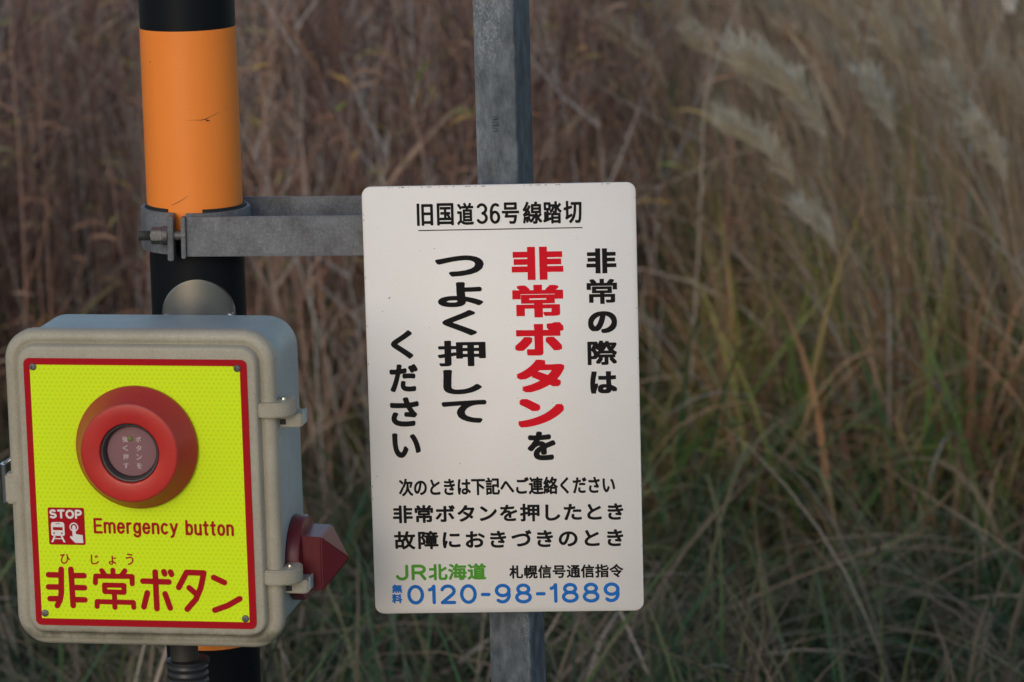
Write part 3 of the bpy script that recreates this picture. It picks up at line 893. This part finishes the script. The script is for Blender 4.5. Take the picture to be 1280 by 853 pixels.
mWeed = veg_mat('dry_weed_stems', [(0, (.022, .014, .014)), (.3, (.085, .045, .036)), (.55, (.20, .112, .080)), (.8, (.28, .21, .175)), (1, (.40, .33, .29))], (.26, .19, .16), .5, .8, .1, 2.5)
mWeedLeaf = veg_mat('dry_weed_leaves', [(0, (.075, .038, .026)), (.35, (.13, .075, .050)), (.6, (.17, .12, .085)), (.78, (.10, .125, .035)), (.9, (.33, .15, .055)), (1, (.13, .19, .04))], (.24, .16, .11), .5, .75, .25, 2.5)
mMis = veg_mat('susuki_leaves', [(0, (.028, .062, .022)), (.22, (.072, .120, .024)), (.40, (.145, .135, .036)), (.54, (.14, .070, .045)), (.72, (.27, .15, .080)), (.88, (.30, .22, .16)), (1, (.46, .38, .30))], (.30, .19, .11), .7, .75, .25, 2.2)
mGrass = veg_mat('meadow_grass', [(0, (.018, .045, .026)), (.18, (.036, .088, .036)), (.34, (.078, .100, .032)), (.5, (.085, .062, .042)), (.8, (.16, .12, .085)), (1, (.34, .28, .22))], (.25, .19, .13), .7, .75, .25, 1.6)
mStalk = veg_mat('susuki_stalks', [(0, (.17, .11, .065)), (.5, (.26, .18, .11)), (1, (.34, .26, .18))], (.32, .26, .20), .5, .7, .1, 1.4)
mPlume = veg_mat('silvery_plume', [(0, (.32, .20, .135)), (.5, (.42, .29, .21)), (1, (.52, .39, .30))], (.46, .34, .26), .5, .8, .35, 1.9)

def blades(n_, pos, L, W, th, bd, seg, tint, az=None, pw=1.5, wob=.04, twist=.7, tube=False):
    if az is None: az = U_(0, 2 * PI, n_)
    P, d, s = curves(pos, az, th, bd, L, seg, pw, wob)
    fn = tubes if tube else ribbons
    return fn(P, d, s, W, tint, U_(0, 1, n_)) if tube else fn(P, d, s, W, tint, U_(0, 1, n_), twist)

def tufts(nt, per, cen, spread, L, W, th, bd, seg, tint, az, daz=.30, pw=1.5, wob=.025, twist=.5, dt=.09):
    """groups of blades that share a direction, a bend and a colour"""
    n_ = nt * per
    k = np.repeat(np.arange(nt), per)
    pos = cen[k] + np.c_[rng.normal(0, spread, (n_, 2)), np.zeros(n_)]
    return blades(n_, pos, L[k] * U_(.55, 1.1, n_), U_(W[0], W[1], n_), np.abs(th[k] + rng.normal(0, .13, n_)), bd[k] + rng.normal(0, .28, n_), seg,
                  np.clip(tint[k] + rng.normal(0, dt, n_), 0, 1), az[k] + rng.normal(0, daz, n_), pw, wob, twist)
# ---- left: dense dry weeds, upright and branching -------------------------
def thicket(n_, x0, x1, y0, y1, hlo, hhi, twigs, leaves, gap=.8):
    pos, ck = scatter(n_, x0, x1, y0, y1, max(8, int(n_ / 9)), .10)
    L = U_(hlo, hhi, n_); az = U_(0, 2 * PI, n_)
    tint = np.clip(rng.beta(1.5, 1.9, n_) + rng.normal(0, .22, ck.max() + 1)[ck], 0, 1)
    P, d, s = curves(pos, az, np.abs(rng.normal(0, .10, n_)), rng.normal(0, .3, n_), L, 7, 1.3, .04)
    parts = [tubes(P, d, s, U_(.004, .0105, n_), tint, U_(0, 1, n_))]
    # twigs
    m = n_ * twigs
    k = np.repeat(np.arange(n_), twigs); t = U_(.25, 1, m) * 7
    i0 = np.minimum(t.astype(int), 6); fr = (t - i0)[:, None]
    bp = P[k, i0] * (1 - fr) + P[k, i0 + 1] * fr
    Pt, dt, st = curves(bp, U_(0, 2 * PI, m), U_(.3, 1.0, m), rng.normal(-.1, .5, m), U_(.10, .50, m), 4, 1, .10)
    parts.append(tubes(Pt, dt, st, U_(.002, .0055, m), np.clip(tint[k] + rng.normal(0, .12, m), 0, 1), U_(0, 1, m)))
    # curled dry leaves on the twigs
    q = m * leaves
    kk = np.repeat(np.arange(m), leaves); j = rng.integers(1, 5, q)
    lp = Pt[kk, j]
    Pl, dl_, sl = curves(lp, U_(0, 2 * PI, q), U_(.6, 1.5, q), U_(.3, 1.6, q), U_(.03, .11, q), 3, 1, .15)
    lf = ribbons(Pl, dl_, sl, U_(.005, .012, q), U_(0, .92, q), U_(0, 1, q), 1.2)
    q = n_ // 8                                      # long strap leaves
    kk = rng.integers(0, n_, q); lp = P[kk, rng.integers(2, 7, q)]
    Pl, dl_, sl = curves(lp, U_(0, 2 * PI, q), U_(.3, 1.0, q), U_(.4, 2.0, q), U_(.15, .4, q), 6, 1.3, .05)
    lf2 = ribbons(Pl, dl_, sl, U_(.010, .024, q), U_(.2, 1, q), U_(0, 1, q), .9)
    return parts, [lf, lf2]
sp, lp = thicket(1350, -2.3, .42, 8.6, 12.0, .75, 1.7, 9, 1)
sp2, lp2 = thicket(1300, -3.4, 2.9, 12.0, 17.5, .9, 1.9, 6, 1)
sp3, lp3 = thicket(500, -5.2, -2.3, 8.8, 15, .75, 1.6, 4, 1)
sp4, lp4 = thicket(350, 2.4, 4.6, 9.0, 15, .75, 1.6, 4, 1)
sp2 = sp2 + sp3 + sp4; lp2 = lp2 + lp3 + lp4
stuff('dry_weed_stems', 'dense thicket of upright reddish-brown dry weed stems behind the striped pole', sp + sp2, mWeed, 'weeds')
stuff('dry_weed_leaves', 'curled brown leaves hanging on the dry weeds behind the striped pole', lp + lp2, mWeedLeaf, 'leaves')

# ---- right: susuki clumps with arching leaves -----------------------------
parts = []
# clump centres (x, y, number, height)
CL = [(1.02, 8.7, 900, 1.15), (1.32, 8.9, 900, 1.2), (.62, 9.3, 750, .95), (.35, 9.9, 600, .9), (.95, 9.9, 800, 1.1), (1.45, 10.2, 700, 1.2), (.70, 10.9, 700, 1.1),
      (.15, 10.8, 500, 1.0), (1.15, 11.6, 700, 1.25), (1.75, 9.3, 500, 1.2), (1.9, 11.0, 500, 1.25), (.45, 12.2, 500, 1.1), (1.5, 12.8, 500, 1.3), (.30, 8.7, 420, .62), (.72, 8.3, 420, .6),
      (2.3, 10.0, 400, 1.3), (-.25, 9.3, 160, .6)]
for cx, cy, n_, h in CL:
    mid = cx < .9; nt = int(n_ * (.15 if mid else .10)); per = 10
    q = rng.normal(0, .18, (nt, 2))
    cen = np.c_[cx + q[:, 0], cy + q[:, 1], np.full(nt, -.03)]
    warm = .14 if cx > .9 else -.22
    parts.append(tufts(nt, per, cen, .025, U_(.5, 1.2, nt) * h * (1.12 if mid else 1), (.003, .0095), np.abs(rng.normal(.28 if mid else .15, .22, nt)), U_(.7, 2.7, nt) if mid else U_(.3, 2.2, nt), 9,
                       np.clip(rng.beta(1.1, 1.1, nt) + warm, 0, 1), np.arctan2(q[:, 1], q[:, 0]) + rng.normal(0, .9, nt)))
n_ = 360   # broad conspicuous leaves, some bleached, bent over
pos, kk = scatter(n_, .25, 1.7, 8.0, 9.2)
parts.append(blades(n_, pos, U_(.5, 1.15, n_), U_(.010, .019, n_), U_(.1, .6, n_), U_(.5, 2.2, n_), 9, np.clip(rng.beta(1.0, 1.0, n_) - np.where(pos[:, 0] < .85, .30, .1), 0, .9), None, 1.5, .03, .5))
stuff('susuki_leaves', 'tall olive and tan arching grass leaves filling the right side behind the sign', parts, mMis, 'grass')

# fine stalks standing in the clumps
parts = []
n_ = 900
k = rng.integers(0, 13, n_)
cc = np.array([(c[0], c[1]) for c in CL])[k]
pos = np.c_[cc + rng.normal(0, .2, (n_, 2)), np.full(n_, -.03)]
parts.append(blades(n_, pos, U_(.8, 1.5, n_), U_(.0035, .0075, n_), np.abs(rng.normal(.08, .09, n_)), U_(0, .55, n_), 8, U_(0, 1, n_), rng.normal(PI, .7, n_), 1.4, .02, tube=True))
stuff('grass_stalks', 'thin straw-coloured stalks standing among the arching grass on the right', parts, mStalk, 'grass')

# ---- low green grass and straw in front -----------------------------------
parts = []
nt = 1500
cen, kk = scatter(nt, -1.9, 1.9, 5.9, 9.4)
parts.append(tufts(nt, 11, cen, .030, U_(.25, .78, nt), (.003, .010), np.abs(rng.normal(.45, .35, nt)), U_(.5, 2.3, nt), 8, np.clip(rng.beta(.9, 1.5, nt), 0, 1), U_(0, 2 * PI, nt)))
n_ = 900
pos, kk = scatter(n_, -1.9, 1.9, 6.2, 10.5)
pos[:, 2] += U_(0, .35, n_)
parts.append(blades(n_, pos, U_(.15, .6, n_), U_(.002, .006, n_), U_(.9, 1.6, n_), U_(-.3, .7, n_), 5, U_(.55, 1, n_), None, 1.2, .07, .9))
n_ = 7000
pos, kk = scatter(n_, -3.6, 3.2, 9.5, 18, 160, .16)
parts.append(blades(n_, pos, U_(.3, .9, n_), U_(.005, .010, n_), np.abs(rng.normal(.2, .2, n_)), U_(.2, 1.5, n_), 5, np.clip(rng.beta(2, 1.6, n_), 0, 1), None, 1.4, .05, .8))
n_ = 340   # wide blades at the front
pos, kk = scatter(n_, -1.6, 1.7, 6.4, 8.0)
parts.append(blades(n_, pos, U_(.4, .85, n_), U_(.006, .012, n_), U_(.3, .9, n_), U_(.5, 2.0, n_), 8, rng.beta(.9, 1.5, n_), rng.normal(.3, 1.4, n_), 1.3, .03, .6))
nt = 420   # the field goes on to both sides
for x0, x1 in ((-4.6, -1.9), (1.9, 4.2)):
    cen, kk = scatter(nt, x0, x1, 6.0, 10.0)
    parts.append(tufts(nt, 8, cen, .05, U_(.25, .7, nt), (.005, .012), np.abs(rng.normal(.35, .3, nt)), U_(.3, 1.9, nt), 5, np.clip(rng.beta(.9, 1.5, nt), 0, 1), U_(0, 2 * PI, nt)))
stuff('meadow_grass', 'low green grass mixed with bent straw covering the ground behind the sign and pole', parts, mGrass, 'grass')

# ---- single plume grasses that stand out ----------------------------------
def plume_stalk(name_label, base, tip, bow, plen, fluff, tintv, group=None, hairs=170):
    hairs = int(hairs * 1.9); plen *= 1.35; fluff *= .80
    """base (x,y), tip (x,z) reached by the stem, bow = sideways arch of the stem"""
    bx, by_ = base
    t = thing('plume_stalk', name_label, 'plume', (bx, by_, -.03), 0, group)
    N = 14
    p0 = Vector((0, 0, 0)); p2 = Vector((tip[0] - bx, rng.uniform(-.05, .05), tip[1] + .03))
    p1 = (p0 + p2) / 2 + Vector((bow, 0, .12 * p2.z))
    P = np.array([[*(p0 * (1 - u) ** 2 + p1 * 2 * u * (1 - u) + p2 * u * u)] for u in np.linspace(0, 1, N + 1)])
    d = np.gradient(P, axis=0); d /= np.linalg.norm(d, axis=1, keepdims=True)
    s = np.linspace(0, 1, N + 1)
    one = np.ones(1)
    mesh_np('stem', *tubes(P[None], d[None], s, one * .0048, one * tintv, one * .6, .55), mStalk, t)
    # leaves clasping the stem
    for ii in rng.choice(np.arange(3, 10), 3, replace=False):
        mesh_np('leaf', *blades(1, P[ii:ii + 1], U_(.3, .5, 1), U_(.005, .009, 1), U_(.2, .5, 1), U_(.4, 1.6, 1), 7, U_(.4, .9, 1), rng.normal(PI, 1.2, 1), 1.5, .02, .5), mMis, t)
    # plume: hairs leaving the last stretch of the stem, all falling to one side
    end = P[-1]; dr = Vector(d[-1]); side = -1 if dr.x < .05 else 1
    u = rng.beta(1.3, 1.1, hairs)
    axis = np.array(dr)[None] * (u * plen)[:, None]
    droop = np.stack([side * .22 * u ** 2 * plen, 0 * u, -.28 * u ** 2.2 * plen], 1)
    hp = end + axis + droop - np.array(dr) * plen * .15
    az = np.where(side < 0, PI, 0) + rng.normal(0, .75, hairs)
    mesh_np('plume', *ribbons(*curves(hp, az, rng.normal(.35, .2, hairs), U_(.1, .9, hairs), U_(.05, .13, hairs) * fluff, 4, 1.2, .08), U_(.003, .007, hairs) * fluff, np.clip(rng.normal(tintv, .2, hairs), 0, 1), U_(0, 1, hairs), 1.2, .8), mPlume, t)
    return t

PL = [ # label, base, tip(x,z), bow, plume length, fluff, tint, hairs
 ('large drooping grey plume of susuki grass at the top of the right-hand clump, leaning left', (1.02, 8.6), (.690, .960), .06, .20, 1.25, .62, 260),
 ('pale feathery susuki plume with the uppermost, left-most curl of the right clump', (.98, 9.2), (.590, .960), .04, .17, 1.0, .5, 200),
 ('slim susuki plume slanting down towards the sign, left of the large grey one', (.98, 8.5), (.615, .860), .03, .16, .95, .62, 200),
 ('short bright tuft-like susuki plume, lowest of the plumes right of the sign', (.93, 8.4), (.705, .715), .02, .085, .85, .85, 150),
 ('upright whitish susuki plume standing right of the large drooping one', (.99, 8.8), (.872, .930), .02, .11, .95, .95, 190),
 ('tall pale susuki plume near the right edge of the picture', (1.16, 8.8), (1.075, .880), .02, .17, .9, .8, 190),
 ('hazy low susuki plume just right of the upper corner of the white sign', (.62, 9.4), (.375, .650), .02, .14, .9, .45, 150),
 ('small faded susuki plume between the white sign and the right clump', (.75, 9.6), (.495, .660), .02, .11, .8, .35, 120),
 ('susuki plume cut by the top picture edge, above the pale one at the right', (1.22, 9.0), (1.05, 1.04), .02, .22, 1.2, .5, 220),
 ('broad misty susuki plume high in the middle of the right clump', (1.12, 9.2), (.935, 1.02), .03, .22, 1.2, .5, 220),
 ('misty susuki plume at the top edge, left of the broad one in the middle', (1.08, 9.4), (.865, 1.00), .03, .20, 1.1, .45, 200),
 ('susuki plume hanging between the broad misty one and the right edge', (1.18, 9.3), (1.02, .92), .02, .16, 1.0, .45, 180),
 ('low susuki plume at the very right edge of the picture', (1.20, 8.6), (1.10, .84), .01, .12, .9, .55, 160),
 ('thin brownish susuki plume behind the large drooping grey one', (1.02, 9.4), (.790, .95), .03, .15, .9, .3, 160)]
for lb, b, t_, bow, pl_, fl, tv, hh in PL:
    plume_stalk(lb, b, t_, bow, pl_, fl, tv, 'plume grasses in the right-hand clump', hh)
for i in range(40):
    x = rng.uniform(.45, 1.6); y = rng.uniform(9.6, 12.5)
    plume_stalk('distant faded susuki plume lost in the blurred grass at the upper right', (x, y), (x - rng.uniform(.05, .35), rng.uniform(.75, 1.08)), .02, .17, 1.2, rng.uniform(.3, .8), 'distant faded plume grasses', 90)

# tall pale stalks without a visible plume, one joined mass
n_ = 130
bx = U_(.75, 1.55, n_)
pos = np.c_[bx, U_(8.3, 9.8, n_), np.full(n_, -.03)]
o = stuff('bare_grass_stalks', 'tall pale bare stalks leaning left among the plumes at the upper right',
          [blades(n_, pos, U_(.95, 1.5, n_), U_(.004, .007, n_), U_(.02, .16, n_), U_(.1, .5, n_), 9, U_(.4, 1, n_), rng.normal(PI, .35, n_), 1.3, .012, tube=True)], mStalk, 'grass')
# small white-topped marker post in the field, top right
st = thing('marker_post', 'white marker post half hidden in the grass at the upper right corner', 'post', (1.424, 11.0, -.03))
fin(loft(rr_levels([(.036, 1, .004, -.018, 0, 0)])) if False else extrude_outline(rrect(.038, .030, .005, 4), 'z', .965, 1.16, .002), 'cap', mWhitePrint, st)
fin(extrude_outline(rrect(.030, .024, .005, 4), 'z', 0, .964, .001), 'shaft', mConn, st)
print('tris', sum(len(o.data.polygons) for o in SC.objects if o.type == 'MESH'))
